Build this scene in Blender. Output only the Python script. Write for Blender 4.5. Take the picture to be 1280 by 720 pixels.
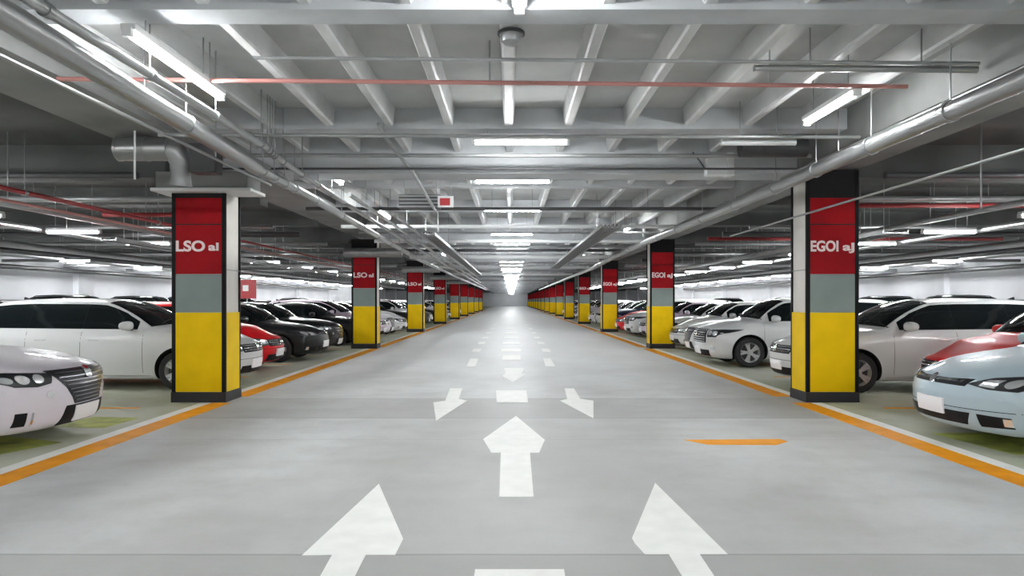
import bpy, bmesh, math, random
import numpy as np
from mathutils import Vector, Matrix
from mathutils.bvhtree import BVHTree
random.seed(7)
SC = bpy.context.scene
COL = SC.collection
for o in list(bpy.data.objects): bpy.data.objects.remove(o)

# ------------------------------------------------------------------ camera, world, exposure
F, VX, VY, EYE = 850.0, 639.0, 376.0, 1.5
cam = bpy.data.cameras.new('camera'); cam.sensor_width = 36; cam.lens = F/1280*36
cam.shift_x = (640-VX)/1280; cam.shift_y = (VY-360)/1280
cam.clip_end = 500
camo = bpy.data.objects.new('camera', cam); COL.objects.link(camo)
camo.location = (0, 0, EYE); camo.rotation_euler = (math.pi/2, 0, 0)
SC.camera = camo
w = bpy.data.worlds.new('world'); SC.world = w; w.use_nodes = True
w.node_tree.nodes['Background'].inputs[0].default_value = (.8, .85, .9, 1)
w.node_tree.nodes['Background'].inputs[1].default_value = .02
SC.view_settings.view_transform = 'Standard'; SC.view_settings.look = 'None'
SC.view_settings.gamma = 1; SC.view_settings.use_curve_mapping = False
SC.view_settings.exposure = 1.75
LAMP = 34.0            # emission of the tubes
COLY0, BAY = 10.04, 11.3   # first pillar, pillar spacing

# ------------------------------------------------------------------ materials
def mat(name, col, rough=.5, metal=0, coat=0, emit=0, spec=.5, ecol=None):
    m = bpy.data.materials.new(name); m.use_nodes = True
    b = m.node_tree.nodes['Principled BSDF']
    b.inputs['Base Color'].default_value = (*col, 1); b.inputs['Roughness'].default_value = rough
    b.inputs['Metallic'].default_value = metal; b.inputs['Coat Weight'].default_value = coat
    b.inputs['Coat Roughness'].default_value = .04
    b.inputs['Specular IOR Level'].default_value = spec
    if emit:
        b.inputs['Emission Color'].default_value = (*(ecol or (1, 1, 1)), 1); b.inputs['Emission Strength'].default_value = emit
    return m
def noisy(m, scale=4, amt=.15, detail=5, stretch=(1, 1, 1), bump=0, rough_amt=0):
    nt = m.node_tree; b = nt.nodes['Principled BSDF']; c = b.inputs['Base Color'].default_value[:]
    tc = nt.nodes.new('ShaderNodeNewGeometry'); mp = nt.nodes.new('ShaderNodeMapping'); mp.inputs['Scale'].default_value = stretch
    nt.links.new(tc.outputs['Position'], mp.inputs['Vector'])
    n = nt.nodes.new('ShaderNodeTexNoise'); n.inputs['Scale'].default_value = scale; n.inputs['Detail'].default_value = detail
    nt.links.new(mp.outputs[0], n.inputs['Vector'])
    r = nt.nodes.new('ShaderNodeValToRGB')
    r.color_ramp.elements[0].position = .3; r.color_ramp.elements[1].position = .7
    r.color_ramp.elements[0].color = (*[x*(1-amt) for x in c[:3]], 1); r.color_ramp.elements[1].color = (*[min(1, x*(1+amt)) for x in c[:3]], 1)
    nt.links.new(n.outputs['Fac'], r.inputs[0]); nt.links.new(r.outputs[0], b.inputs['Base Color'])
    if bump:
        bp = nt.nodes.new('ShaderNodeBump'); bp.inputs['Strength'].default_value = bump; bp.inputs['Distance'].default_value = .01
        nt.links.new(n.outputs['Fac'], bp.inputs['Height']); nt.links.new(bp.outputs[0], b.inputs['Normal'])
    return m
M = dict(
    concrete=noisy(mat('ceiling concrete', (.43, .44, .435), .8), 1.3, .16, 6, bump=.1),
    joist=noisy(mat('joist concrete', (.60, .61, .61), .5), 2.0, .12, 5),  # lighter than the slab; floor light reflected on the ribs put into the colour
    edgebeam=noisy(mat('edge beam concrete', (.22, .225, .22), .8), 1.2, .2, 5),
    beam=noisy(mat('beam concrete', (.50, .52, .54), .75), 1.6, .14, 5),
    shadebeam=noisy(mat('shaded side ceiling concrete', (.085, .09, .086), .85), 1.0, .25, 5),  # darker than the drive ceiling; shade over the bays put into the colour
    wall=noisy(mat('white wall paint', (.86, .87, .90), .7), .6, .05, 4),
    red=noisy(mat('pillar red paint', (.30, .002, .006), .6, spec=.15), 3, .12),
    grey=noisy(mat('pillar grey paint', (.23, .28, .265), .6, spec=.2), 3, .06),
    yellow=noisy(mat('pillar yellow paint', (.86, .56, .002), .6, spec=.15), 3, .06),
    cream=noisy(mat('pillar cream paint', (.66, .63, .58), .6), 2, .08),
    base=mat('pillar skirting', (.04, .04, .043), .6, spec=.2),
    black=mat('black trim', (.008, .008, .008), .6, spec=.15),
    text=mat('white lettering', (.80, .68, .66), .6),
    steel=mat('galvanised steel', (.35, .36, .36), .33, .8),
    pipe=noisy(mat('grey painted pipe', (.33, .34, .34), .32, .4), 6, .1),
    darkpipe=mat('dark pipe', (.06, .06, .063), .45),
    redpipe=noisy(mat('red sprinkler pipe', (.28, .020, .022), .4), 5, .2),
    palered=mat('pale red pipe', (.45, .20, .18), .45),
    whitebox=mat('white enamel', (.74, .76, .76), .4),
    sidetube=mat('side bay lit tube', (1, 1, 1), .5, emit=LAMP*1.75, ecol=(.97, .99, 1.0)),
    walltube=mat('wall side lit tube', (1, 1, 1), .5, emit=LAMP*2.2, ecol=(.97, .99, 1.0)),
    drivetube=mat('bright lit tube', (1, 1, 1), .5, emit=LAMP*1.35, ecol=(.95, .98, 1.0)),
    tube=mat('lit tube', (1, 1, 1), .5, emit=LAMP, ecol=(.97, .99, 1.0)),
    lampbody=mat('lamp housing', (.72, .73, .73), .4),
    signred=mat('red sign face', (.42, .03, .035), .5),
    paintw=noisy(mat('white floor paint', (.93, .93, .90), .6, spec=.2), 5, .05),
    painto=noisy(mat('orange floor paint', (.95, .36, .008), .55, spec=.2), 5, .12),
    smudge=noisy(mat('worn pale paint', (.66, .66, .65), .6, spec=.2), 9, .18),
    greenp=noisy(mat('faded green yellow floor paint', (.42, .46, .10), .7), 3, .45),
    glass=mat('car glass', (.006, .009, .010), .06, 0, 0, spec=.55),
    trim=mat('car black plastic', (.009, .009, .010), .5, spec=.2),
    darkchrome=mat('dark chrome', (.22, .22, .24), .25, .9),
    chrome=mat('chrome', (.75, .76, .78), .12, 1),
    reflector=mat('lamp reflector', (.85, .87, .9), .15, .7),
    lampdark=mat('headlight housing', (.016, .017, .020), .3, 0, 0, spec=.4),
    rubber=mat('tyre rubber', (.018, .018, .019), .75),
    rim=mat('alloy rim', (.62, .63, .65), .3, .5),
    plate=mat('blank white plate', (.92, .92, .94), .45),
    amber=mat('amber indicator', (.75, .16, .01), .3),
    well=mat('wheel well', (.008, .008, .008), .9),
)
def paint(name, col, metal=.25):
    return mat(name+' car paint', col, .38, metal, .35, spec=.35)
PAINT = {
    'silver': paint('silver', (.70, .66, .71), .05), 'blue-grey': paint('blue-grey', (.42, .52, .57), .05),
    'white': paint('white', (.64, .65, .655), 0), 'red': paint('red', (.62, .010, .014), 0),
    'black': paint('black', (.008, .010, .011), .1), 'dark grey': paint('dark grey', (.06, .065, .07), .3),
    'pale pink': paint('pale pink', (.60, .50, .58), .2), 'dark blue': paint('dark blue', (.02, .03, .07), .2)}
PAINT['red'].node_tree.nodes['Principled BSDF'].inputs['Coat Weight'].default_value = .12
PAINT['red'].node_tree.nodes['Principled BSDF'].inputs['Specular IOR Level'].default_value = .2
PAINT['white'].node_tree.nodes['Principled BSDF'].inputs['Roughness'].default_value = .3
# floor: aisle coating, greenish bays, slab fields and joints
def floor_mat():
    m = mat('floor coating', (.5, .5, .5), .42); nt = m.node_tree; N = nt.nodes; L = nt.links; b = N['Principled BSDF']
    g = N.new('ShaderNodeNewGeometry'); sx = N.new('ShaderNodeSeparateXYZ'); L.new(g.outputs['Position'], sx.inputs[0])
    def mth(op, a, bb=None, c=None):
        n = N.new('ShaderNodeMath'); n.operation = op
        for i, v in enumerate((a, bb, c)):
            if v is None: continue
            if isinstance(v, (int, float)): n.inputs[i].default_value = v
            else: L.new(v, n.inputs[i])
        return n.outputs[0]
    def noise(scale, st, det=5, rough=.55):
        mp = N.new('ShaderNodeMapping'); mp.inputs['Scale'].default_value = st; L.new(g.outputs['Position'], mp.inputs[0])
        n = N.new('ShaderNodeTexNoise'); n.inputs['Scale'].default_value = scale; n.inputs['Detail'].default_value = det; n.inputs['Roughness'].default_value = rough
        L.new(mp.outputs[0], n.inputs['Vector']); return n.outputs['Fac']
    def mix(f, a, bb):
        n = N.new('ShaderNodeMix'); n.data_type = 'RGBA'
        if isinstance(f, (int, float)): n.inputs[0].default_value = f
        else: L.new(f, n.inputs[0])
        for i, v in ((6, a), (7, bb)):
            if isinstance(v, tuple): n.inputs[i].default_value = (*v, 1)
            else: L.new(v, n.inputs[i])
        return n.outputs[2]
    def ramp(f, p0, p1):
        n = N.new('ShaderNodeMapRange'); n.clamp = True; n.inputs[1].default_value = p0; n.inputs[2].default_value = p1
        L.new(f, n.inputs[0]); return n.outputs[0]
    n1 = noise(.55, (1, .6, 1)); n2 = noise(2.2, (.7, 1.1, 1)); n3 = noise(14, (1, 1, 1), 6, .7)
    aisle = mix(ramp(n1, .35, .65), (.50, .50, .495), (.66, .675, .675))
    aisle = mix(mth('MULTIPLY', ramp(n2, .45, .7), .35), aisle, (.40, .40, .39))
    aisle = mix(mth('MULTIPLY', ramp(n3, .5, .75), .18), aisle, (.36, .36, .35))
    # darker strip along the middle
    ax = mth('ABSOLUTE', sx.outputs[0])
    mid = mth('MULTIPLY', ramp(mth('ADD', ax, mth('MULTIPLY', n1, 1.5)), 3.0, 1.3), .6)
    aisle = mix(mth('MULTIPLY', mid, mth('LESS_THAN', sx.outputs[1], 10.45)), aisle, (.40, .40, .39))
    # slab fields between joints at Y 4.02 and 10.4 + n*bay
    near = mth('LESS_THAN', sx.outputs[1], 4.02)
    aisle = mix(mth('MULTIPLY', near, .55), aisle, (.36, .36, .35))
    fld = mth('MULTIPLY', mth('GREATER_THAN', sx.outputs[1], 8.7), mth('LESS_THAN', sx.outputs[1], 10.45))
    aisle = mix(mth('MULTIPLY', fld, .42), aisle, (.36, .36, .355))
    def line(y, wd, amt, a):
        d = mth('ABSOLUTE', mth('SUBTRACT', mth('ADD', sx.outputs[1], mth('MULTIPLY', n2, .03)), y+.015))
        return mix(mth('MULTIPLY', mth('LESS_THAN', d, wd), amt), a, (.20, .20, .20))
    for y, wd, am in ((4.02, .012, .45), (7.35, .010, .25), (8.7, .03, .3), (10.45, .02, .45), (21.7, .04, .4), (33, .06, .4)): aisle = line(y, wd, am, aisle)
    aisle = mix(mth('MULTIPLY', ramp(mth('ADD', sx.outputs[1], mth('MULTIPLY', n1, 6)), 12.5, 22), .75), aisle, (.80, .80, .80))  # brightness of the distant aisle put into the floor colour
    bayc = mix(ramp(n1, .35, .62), (.38, .41, .27), (.60, .62, .52))
    bayc = mix(mth('MULTIPLY', ramp(n2, .4, .7), .5), bayc, (.62, .63, .58))
    out = mth('GREATER_THAN', ax, 4.55)
    far = mth('LESS_THAN', ax, 9.8)
    out = mth('MULTIPLY', out, far)
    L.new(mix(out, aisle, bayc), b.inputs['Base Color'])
    L.new(mth('ADD', mth('MULTIPLY', n2, .22), .46), b.inputs['Roughness'])
    b.inputs['Specular IOR Level'].default_value = .25
    bp = N.new('ShaderNodeBump'); bp.inputs['Strength'].default_value = .12; bp.inputs['Distance'].default_value = .004
    L.new(n3, bp.inputs['Height']); L.new(bp.outputs[0], b.inputs['Normal'])
    return m
M['floor'] = floor_mat()

# ------------------------------------------------------------------ mesh helpers
class MB:
    def __init__(s): s.v = []; s.f = []; s.m = []
    def add(s, vs, fs, mi=0):
        k = len(s.v); s.v += [tuple(p) for p in vs]; s.f += [tuple(i+k for i in f) for f in fs]; s.m += [mi]*len(fs)
    def box(s, x0, x1, y0, y1, z0, z1, mi=0, bev=0):
        if bev:
            bm = bmesh.new(); bmesh.ops.create_cube(bm, size=1)
            for v in bm.verts: v.co = Vector(((x0+x1)/2+v.co.x*(x1-x0), (y0+y1)/2+v.co.y*(y1-y0), (z0+z1)/2+v.co.z*(z1-z0)))
            bmesh.ops.bevel(bm, geom=bm.edges[:], offset=bev, segments=3, affect='EDGES', profile=.5)
            s.bm(bm, mi); return s
        s.add([(x0,y0,z0),(x1,y0,z0),(x1,y1,z0),(x0,y1,z0),(x0,y0,z1),(x1,y0,z1),(x1,y1,z1),(x0,y1,z1)],
              [(0,3,2,1),(4,5,6,7),(0,1,5,4),(1,2,6,5),(2,3,7,6),(3,0,4,7)], mi); return s
    def bm(s, bm, mi=0):
        bm.verts.ensure_lookup_table(); bm.verts.index_update()
        s.add([v.co[:] for v in bm.verts], [[v.index for v in f.verts] for f in bm.faces], mi); bm.free()
    def tube(s, pts, r, n=14, mi=0):
        pts = [Vector(p) for p in pts]; rings = []
        rs = r if isinstance(r, (list, tuple)) else [r]*len(pts)
        up = None
        for i, p in enumerate(pts):
            d = ((pts[min(i+1, len(pts)-1)]-p).normalized() + (p-pts[max(i-1, 0)]).normalized())
            d.normalize()
            if up is None: up = Vector((0, 0, 1)) if abs(d.z) < .9 else Vector((1, 0, 0))
            a = d.cross(up).normalized(); b2 = a.cross(d).normalized(); up = b2
            rings.append([p+(a*math.cos(2*math.pi*k/n)+b2*math.sin(2*math.pi*k/n))*rs[i] for k in range(n)])
        vs = [q for rg in rings for q in rg]; fs = []
        for i in range(len(pts)-1):
            for k in range(n): fs.append((i*n+k, i*n+(k+1) % n, (i+1)*n+(k+1) % n, (i+1)*n+k))
        fs.append(tuple(range(n))[::-1]); fs.append(tuple((len(pts)-1)*n+k for k in range(n)))
        s.add(vs, fs, mi); return s
    def lathe(s, prof, n=24, axis='z', c=(0, 0, 0), mi=0):
        vs = []; fs = []; m = len(prof)
        for k in range(n):
            a = 2*math.pi*k/n
            for r, h in prof:
                if axis == 'z': p = (r*math.cos(a), r*math.sin(a), h)
                elif axis == 'y': p = (r*math.cos(a), h, r*math.sin(a))
                else: p = (h, r*math.cos(a), r*math.sin(a))
                vs.append((p[0]+c[0], p[1]+c[1], p[2]+c[2]))
        for k in range(n):
            for j in range(m-1): fs.append((k*m+j, ((k+1) % n)*m+j, ((k+1) % n)*m+j+1, k*m+j+1))
        s.add(vs, fs, mi); return s
    def prism(s, poly, z0, z1, mi=0):
        n = len(poly)
        s.add([(x, y, z0) for x, y in poly]+[(x, y, z1) for x, y in poly],
              [tuple(range(n))[::-1], tuple(range(n, 2*n))]+[(i, (i+1) % n, n+(i+1) % n, n+i) for i in range(n)], mi); return s
    def build(s, name, mats, parent=None, smooth=False, recenter=True):
        if not isinstance(mats, (list, tuple)): mats = [mats]
        off = Vector((0, 0, 0))
        if parent is None and recenter:
            a = np.array(s.v); lo, hi = a.min(0), a.max(0); off = Vector(((lo[0]+hi[0])/2, (lo[1]+hi[1])/2, lo[2]))
        me = bpy.data.meshes.new(name); me.from_pydata([tuple(Vector(p)-off) for p in s.v], [], s.f)
        for m in mats: me.materials.append(m)
        me.polygons.foreach_set('material_index', s.m)
        bm = bmesh.new(); bm.from_mesh(me); bmesh.ops.recalc_face_normals(bm, faces=bm.faces[:]); bm.to_mesh(me); bm.free()
        if smooth:
            me.polygons.foreach_set('use_smooth', [True]*len(me.polygons)); me.set_sharp_from_angle(angle=math.radians(38))
        me.update()
        o = bpy.data.objects.new(name, me); COL.objects.link(o); o.location = off
        if parent: o.parent = parent
        return o
def tag(o, label=None, cat=None, group=None, kind=None):
    if label: o['label'] = label
    if cat: o['category'] = cat
    if group: o['group'] = group
    if kind: o['kind'] = kind
    return o
def empty(name, loc, label, cat, group=None, rz=0):
    o = bpy.data.objects.new(name, None); COL.objects.link(o); o.location = loc; o.rotation_euler = (0, 0, rz); o.empty_display_size = .2
    return tag(o, label, cat, group)
def copy_tree(o, parent=None, keep=None):
    c = o.copy(); COL.objects.link(c); c.parent = parent
    for ch in o.children:
        if keep is None or ch.name.split('.')[0] in keep: copy_tree(ch, c, None if keep is None else set())
    return c
ORD = ['first', 'second', 'third', 'fourth', 'fifth', 'sixth', 'seventh', 'eighth', 'ninth', 'tenth', 'eleventh', 'twelfth', 'thirteenth', 'fourteenth', 'fifteenth', 'sixteenth', 'seventeenth', 'eighteenth', 'nineteenth']
for t_, e_ in (('twent', 'twenty'), ('thirt', 'thirty'), ('fort', 'forty'), ('fift', 'fifty')): ORD += [t_+'ieth']+[e_+'-'+q_ for q_ in ORD[:9]]
def g(px, py, z=0):            # photo pixel on the floor -> metres
    d = F*(EYE-z)/(py-VY); return ((px-VX)*d/F, d)

# ------------------------------------------------------------------ setting
Y0, Y1, XW = -14.0, 190.0, 21.0
def struct(name, mb, m, smooth=False):
    o = mb.build(name, m, smooth=smooth); o['kind'] = 'structure'; return o
struct('floor', MB().box(-XW-.3, XW+.3, Y0-.3, Y1+.3, -.3, 0), M['floor'])
CZ, JZ, SBZ, MBZ = 3.92, 3.70, 3.66, 3.38
struct('ceiling', MB().box(-5.15, 5.15, Y0-.3, Y1+.3, CZ, CZ+.25), M['concrete'])
struct('ceiling', MB().box(-XW-.3, -5.15, Y0-.3, Y1+.3, 3.80, CZ+.25), M['shadebeam'])
struct('ceiling', MB().box(5.15, XW+.3, Y0-.3, Y1+.3, 3.80, CZ+.25), M['shadebeam'])
struct('wall_left', MB().box(-XW-.3, -XW, Y0-.3, Y1+.3, 0, CZ+.25), M['wall'])
struct('wall_right', MB().box(XW, XW+.3, Y0-.3, Y1+.3, 0, CZ+.25), M['wall'])
struct('wall_back', MB().box(-XW, XW, Y0-.3, Y0, 0, CZ+.25), M['wall'])
struct('wall_front', MB().box(-XW, XW, Y1, Y1+.3, 0, CZ+.25), M['wall'])
for s in (-1, 1):
    for k in range(int((Y1-Y0)/BAY)+1):
        yy = COLY0-2*BAY+.28+k*BAY
        if Y0 < yy < Y1: struct('trim_%d' % (k+1), MB().box(*sorted((s*XW, s*(XW-.28))), yy-.35, yy+.35, 0, CZ), M['wall'])
for k in range(-5, 6):     # joists with chamfered undersides
    x = -.03+.752*k; mb = MB()
    sec = [(x-.075, CZ), (x-.055, JZ+.02), (x-.038, JZ), (x+.038, JZ), (x+.055, JZ+.02), (x+.075, CZ)]
    n = 6; vs = [(a, Y0, b) for a, b in sec]+[(a, Y1, b) for a, b in sec]
    mb.add(vs, [(i, i+1, n+i+1, n+i) for i in range(n-1)]+[(0, 1, 2, 3, 4, 5), (6, 7, 8, 9, 10, 11)])
    struct('ceiling_joist', mb, M['joist'])
for s in (-1, 1):
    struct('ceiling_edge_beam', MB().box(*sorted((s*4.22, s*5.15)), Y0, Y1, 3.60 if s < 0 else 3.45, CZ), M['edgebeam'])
for k in range(-1, 16):
    ym = COLY0+BAY*k
    if ym > Y0: struct('ceiling_beam', MB().box(-4.25, 4.25, ym, ym+.56, MBZ, CZ), M['beam'])
    for d, z in ((2.8, SBZ), (6.3, SBZ), (9.8, SBZ)):
        y = ym+d
        if y > Y0:
            struct('ceiling_cross_beam', MB().box(-4.25, 4.25, y, y+.27, z, CZ), M['beam'])
    for s in (-1, 1):
        for d in (0, 3.75, 7.5):
            y = ym+d
            if Y0 < y and y < 130: struct('ceiling_side_beam', MB().box(*sorted((s*5.1, s*XW)), y, y+.45, 3.32 if d == 0 else 3.45, 3.82), M['shadebeam'])

# ------------------------------------------------------------------ pillars
def text_mesh(txt, h, width, name, parent, loc, rot, m):
    cu = bpy.data.curves.new('t', 'FONT'); cu.body = txt; cu.size = h/.7; cu.extrude = .003; cu.offset = h*.045; cu.align_x = 'LEFT'
    t = bpy.data.objects.new('t', cu); COL.objects.link(t)
    bpy.context.view_layer.update()
    me = bpy.data.meshes.new_from_object(t.evaluated_get(bpy.context.evaluated_depsgraph_get()))
    bpy.data.objects.remove(t)
    a = np.array([v.co[:] for v in me.vertices]); lo = a[:, 0].min(); sc = width/(a[:, 0].max()-lo)
    for v in me.vertices: v.co.x = (v.co.x-lo)*sc
    me.materials.clear(); me.materials.append(m); me.name = name
    o = bpy.data.objects.new(name, me); COL.objects.link(o); o.parent = parent; o.location = loc; o.rotation_euler = rot
    return o
CW, CD = .79, .56
def pillar(s, k):
    x0 = -4.22-CW if s < 0 else 4.36
    y = COLY0+BAY*k
    side = 'left' if s < 0 else 'right'
    lab = ['nearest %s pillar, red over grey over yellow, with white letters', 'second %s pillar from the front, painted red, grey and yellow'][k] % side if k < 2 else \
          '%s pillar along the %s side, banded red, grey and yellow' % (ORD[k], side)
    wd = CW if s < 0 else .77
    r = empty('pillar', (x0+wd/2, y+CD/2, 0), lab, 'pillar', 'banded pillars along the driveway')
    hw, hd = wd/2, CD/2
    top = {(-1, 0): 3.2}.get((s, k), MBZ+.05)
    MB().box(-hw+.02, hw-.02, -hd+.02, hd-.02, .1, top).build('core', M['cream'], r)
    MB().box(-hw-.012, hw+.012, -hd-.012, hd+.012, 0, .15, bev=.006).build('skirting', M['base'], r)
    t = .055
    for (z0, z1, nm, mt) in ((.15, 1.325, 'yellow_band', 'yellow'), (1.325, 1.89, 'grey_band', 'grey'), (1.89, 3.02, 'red_band', 'red')):
        mb = MB()
        for yy in (-hd, hd-.02): mb.box(-hw+t, hw-t, yy, yy+.02, z0+.006, z1)
        mb.build(nm, M[mt], r)
    mb = MB()
    for xx in (-hw, hw-.02): mb.box(xx, xx+.02, -hd+.05, hd-.03, .15, 1.325)
    mb.build('yellow_band', M['yellow'], r)
    mb = MB()
    for yy in (-hd, hd-.02): mb.box(-hw+t, hw-t, yy, yy+.02, 3.02, top)
    mb.build('top_band', M['trim'], r)
    for sx in (-1, 1):
        for sy in (-1, 1):
            mb = MB(); mb.box(*sorted((sx*(hw+.003), sx*(hw-t))), *sorted((sy*(hd+.004), sy*(hd-.04))), .15, top, bev=.004)
            mb.build('edge_trim', M['black'], r)
    if k < 4:
        a, b = ('LSO', 'al') if s < 0 else ('EGOI', 'aJ')
        x = -hw+.06
        text_mesh(a, .15, .43 if s < 0 else .41, 'lettering', r, (x, -hd-.002, 2.235), (math.pi/2, 0, 0), M['text'])
        text_mesh(b, .11, .15 if s < 0 else .17, 'lettering', r, (x+.48 if s < 0 else x+.475, -hd-.002, 2.245), (math.pi/2, 0, 0), M['text'])
        MB().box(-hw+t, hw-t, -hd-.003, -hd, 2.62, 2.635).build('panel_seam', M['trim'], r)
        MB().box(*( (hw-.001, hw+.002) if s < 0 else (-hw-.002, -hw+.001)), -hd+.05, hd-.03, 1.955, 1.965).build('panel_seam', M['grey'], r)
for k in range(9): pillar(-1, k)
for k in range(16): pillar(1, k)

# ------------------------------------------------------------------ floor paint
def mark(name, px, m, label, group=None, z=.003):
    mb = MB(); mb.prism([g(*p) for p in px], .0005, z); o = mb.build(name, m); return tag(o, label, 'floor marking', group)
mark('floor_arrow', [(645,520),(681,550),(674,566),(662.5,566),(667,621),(624,621),(626,566),(614,566),(604,549)], M['paintw'], 'white straight arrow painted mid driveway, pointing away, between the two big arrows')
mark('floor_arrow', [(473.6,605),(504,674),(494,694),(457,694),(440,728),(396,728),(415,694),(377.5,694.5)], M['paintw'], 'big white arrow painted at the bottom left, pointing away to the right')
mark('floor_arrow', [(819,604),(909.6,693),(874.5,693),(898,728),(857,728),(836,693),(806,693),(794,680),(790,673)], M['paintw'], 'big white arrow painted at the bottom right, pointing away to the left')
mark('floor_arrow', [(562.7,485.5),(578,485.5),(573.5,498.6),(584,501),(545,526),(541.6,503),(556.6,501)], M['paintw'], 'small white arrow left of the middle dash, pointing towards the camera')
mark('floor_arrow', [(705.7,485.5),(717.4,485.5),(725.4,498.6),(741.8,501),(741.8,523),(700,501),(709,498.6)], M['paintw'], 'small white arrow right of the middle dash, pointing towards the camera')
mark('floor_dash', [(620,488),(658,488),(660,503),(621,503)], M['paintw'], 'short white dash just beyond the straight arrow')
mark('floor_dash', [(594,712),(705,712),(709,735),(590,735)], M['paintw'], 'white dash cut by the bottom edge between the big arrows')
mark('floor_arrow', [(630,460),(655,460),(652,467),(657,468),(641,478),(627,470),(632,467)], M['paintw'], 'small worn white arrow just beyond the middle dash')
mark('floor_dash', [(629,444),(650,444),(651,450),(627,450)], M['paintw'], 'short white dash beyond the small worn arrow')
mark('floor_dash', [(588,448),(598,448),(594,458),(583,458)], M['paintw'], 'slim slanted white dash left of the middle, beyond the small arrows')
mark('floor_dash', [(679,448),(688,448),(694,458),(682,458)], M['paintw'], 'slim slanted white dash right of the middle, beyond the small arrows')
for i, y in enumerate((20.0, 23.5, 27, 31, 36, 42)):
    for s, nm in ((-1, 'left'), (0, 'middle'), (1, 'right')):
        o = MB().box(s*1.05-(.12 if s else .3), s*1.05+(.12 if s else .3), y, y+1.3, .0005, .003).build('floor_dash', M['paintw'])
        tag(o, 'white dash far down the driveway, %s of the %s line' % (ORD[i], nm), 'floor marking', 'white dashes down the driveway')
tag(MB().prism([g(855,550), g(975,549), g(985,552), g(970,556.5), g(885,556), g(870,553)], .0005, .003).build('floor_stripe', M['painto']), 'short orange stripe alone on the grey driveway at the right', 'floor marking')
for s in (-1, 1):
    side = 'left' if s < 0 else 'right'
    segs = [(2.2, COLY0-.05)]+[(COLY0+CD+.05+BAY*k, COLY0+BAY*(k+1)-.05) for k in range(9)]
    for i, (a, b) in enumerate(segs):
        where = 'in front of the nearest %s pillar' % side if i == 0 else 'beyond the %s %s pillar' % (ORD[i-1], side)
        o = MB().box(*sorted((s*4.12, s*4.40)), a, b, .0005, .003).build('edge_stripe', M['painto'])
        tag(o, 'orange edge stripe along the bays, '+where, 'floor marking', 'edge stripes of the driveway')
        o = MB().box(*sorted((s*4.40, s*4.56)), a, b, .0005, .003).build('edge_stripe', M['paintw'])
        tag(o, 'thin white edge stripe beside the orange one, '+where, 'floor marking', 'edge stripes of the driveway')
    for i in range(9):
        y = 9.45 + 2.6*i if i < 1 else COLY0+BAY*((i-1)//4)+.75+2.6*(((i-1) % 4)+1)
        o = MB().box(*sorted((s*5.2, s*9.4)), y, y+.1, .0005, .003).build('bay_line', M['painto'])
        tag(o, 'orange line between parking bays, %s on the %s side' % (ORD[i], side), 'floor marking', 'bay lines')
for s, p in ((-1, [(-5.0, 6.6), (-4.75, 7.2), (-5.6, 7.55), (-6.1, 6.9)]), (1, [(4.9, 6.62), (4.75, 7.7), (5.6, 7.75), (6.4, 6.62)]), (-1, [(-4.8, 8.0), (-4.75, 8.7), (-5.4, 8.8), (-5.5, 8.1)])):
    tag(MB().prism(p, .0005, .002).build('paint_patch', M['greenp']), 'faded yellow-green paint patch on the %s bay floor%s' % ('left' if s < 0 else 'right', ', nearer the pillar' if p[0][1] == 8.0 else ' beside the front car' ), 'floor marking')

# ------------------------------------------------------------------ lamps
def lamp(x, y, z, along, label, group, L=1.2, tm='tube'):
    r = empty('ceiling_lamp', (x, y, z), label, 'lamp', group, math.pi/2 if along else 0)
    MB().box(-L/2, L/2, -.055, .055, .035, .085, bev=.008).build('housing', M['lampbody'], r)
    MB().tube([(-L/2+.03, 0, .012), (L/2-.03, 0, .012)], .028, 10).build('tube', M[tm], r, smooth=True)
    for s in (-1, 1): MB().box(s*L/2-.02, s*L/2+.02, -.035, .035, -.018, .045).build('end_cap', M['lampbody'], r)
    top = {True: CZ, False: 3.8}[abs(x) < 4.2]
    for s in (-1, 1): MB().tube([(s*L*.35, 0, .08), (s*L*.35, 0, top-z)], .006, 6).build('hanger', M['steel'], r)
    return r
cy = [8.64, 10.8, 14.2, 19.3, 23.0, 25.2, 29.5]+[33+3.7*i for i in range(42)]
for i, y in enumerate(cy):
    lamp(0.02 if i else .12, y, EYE+(2.0 if i == 0 else 1.88), False, 'lit tube lamp across the driveway, %s along the centre line' % (ORD[i]), 'tube lamps over the driveway', 1.2, 'drivetube' if y > 13 else 'tube')
for i, y in enumerate((-11, -7.5, -4, -1)):  # unseen lamps added to light the near floor and pillar fronts
    for x in (-2.9, 0, 2.9): lamp(x, y, 3.42, False, 'added unseen tube lamp behind the camera, %s row, %s' % (ORD[i], {-2.9: 'left', 0: 'centre', 2.9: 'right'}[x]), 'added tube lamps behind the camera')
lamp(.06, 4.25, 3.62, True, 'lit tube lamp along the middle joist at the top edge', 'tube lamps over the driveway', 1.5)
for x, y, L, lb in ((-2.82, 5.8, 1.6, 'long lit tube lamp along the drive at the upper left'), (3.28, 7.0, 1.1, 'lit tube lamp along the drive at the upper right'),
                    (-2.85, 10.75, 1.35, 'lit tube lamp lengthwise just beyond the nearest beam, left'), (-2.9, 15.5, 1.4, 'lit tube lamp lengthwise over the left pipes, farther off'),
                    (3.3, 1.5, 1.4, 'added tube lamp over the right lane, out of view'), (-2.8, 1.0, 1.4, 'added tube lamp over the left lane, out of view'),  # both out of view, added for light on the near lanes
                    (3.2, 18.5, 1.2, 'lit tube lamp lengthwise over the right lane, far off'), (-2.9, 29, 1.4, 'lit tube lamp lengthwise over the left lane, far off'), (3.2, 30, 1.2, 'lit tube lamp lengthwise over the right lane, farthest')):
    lamp(x, y, 3.46, True, lb, 'tube lamps over the lanes', L)
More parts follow.
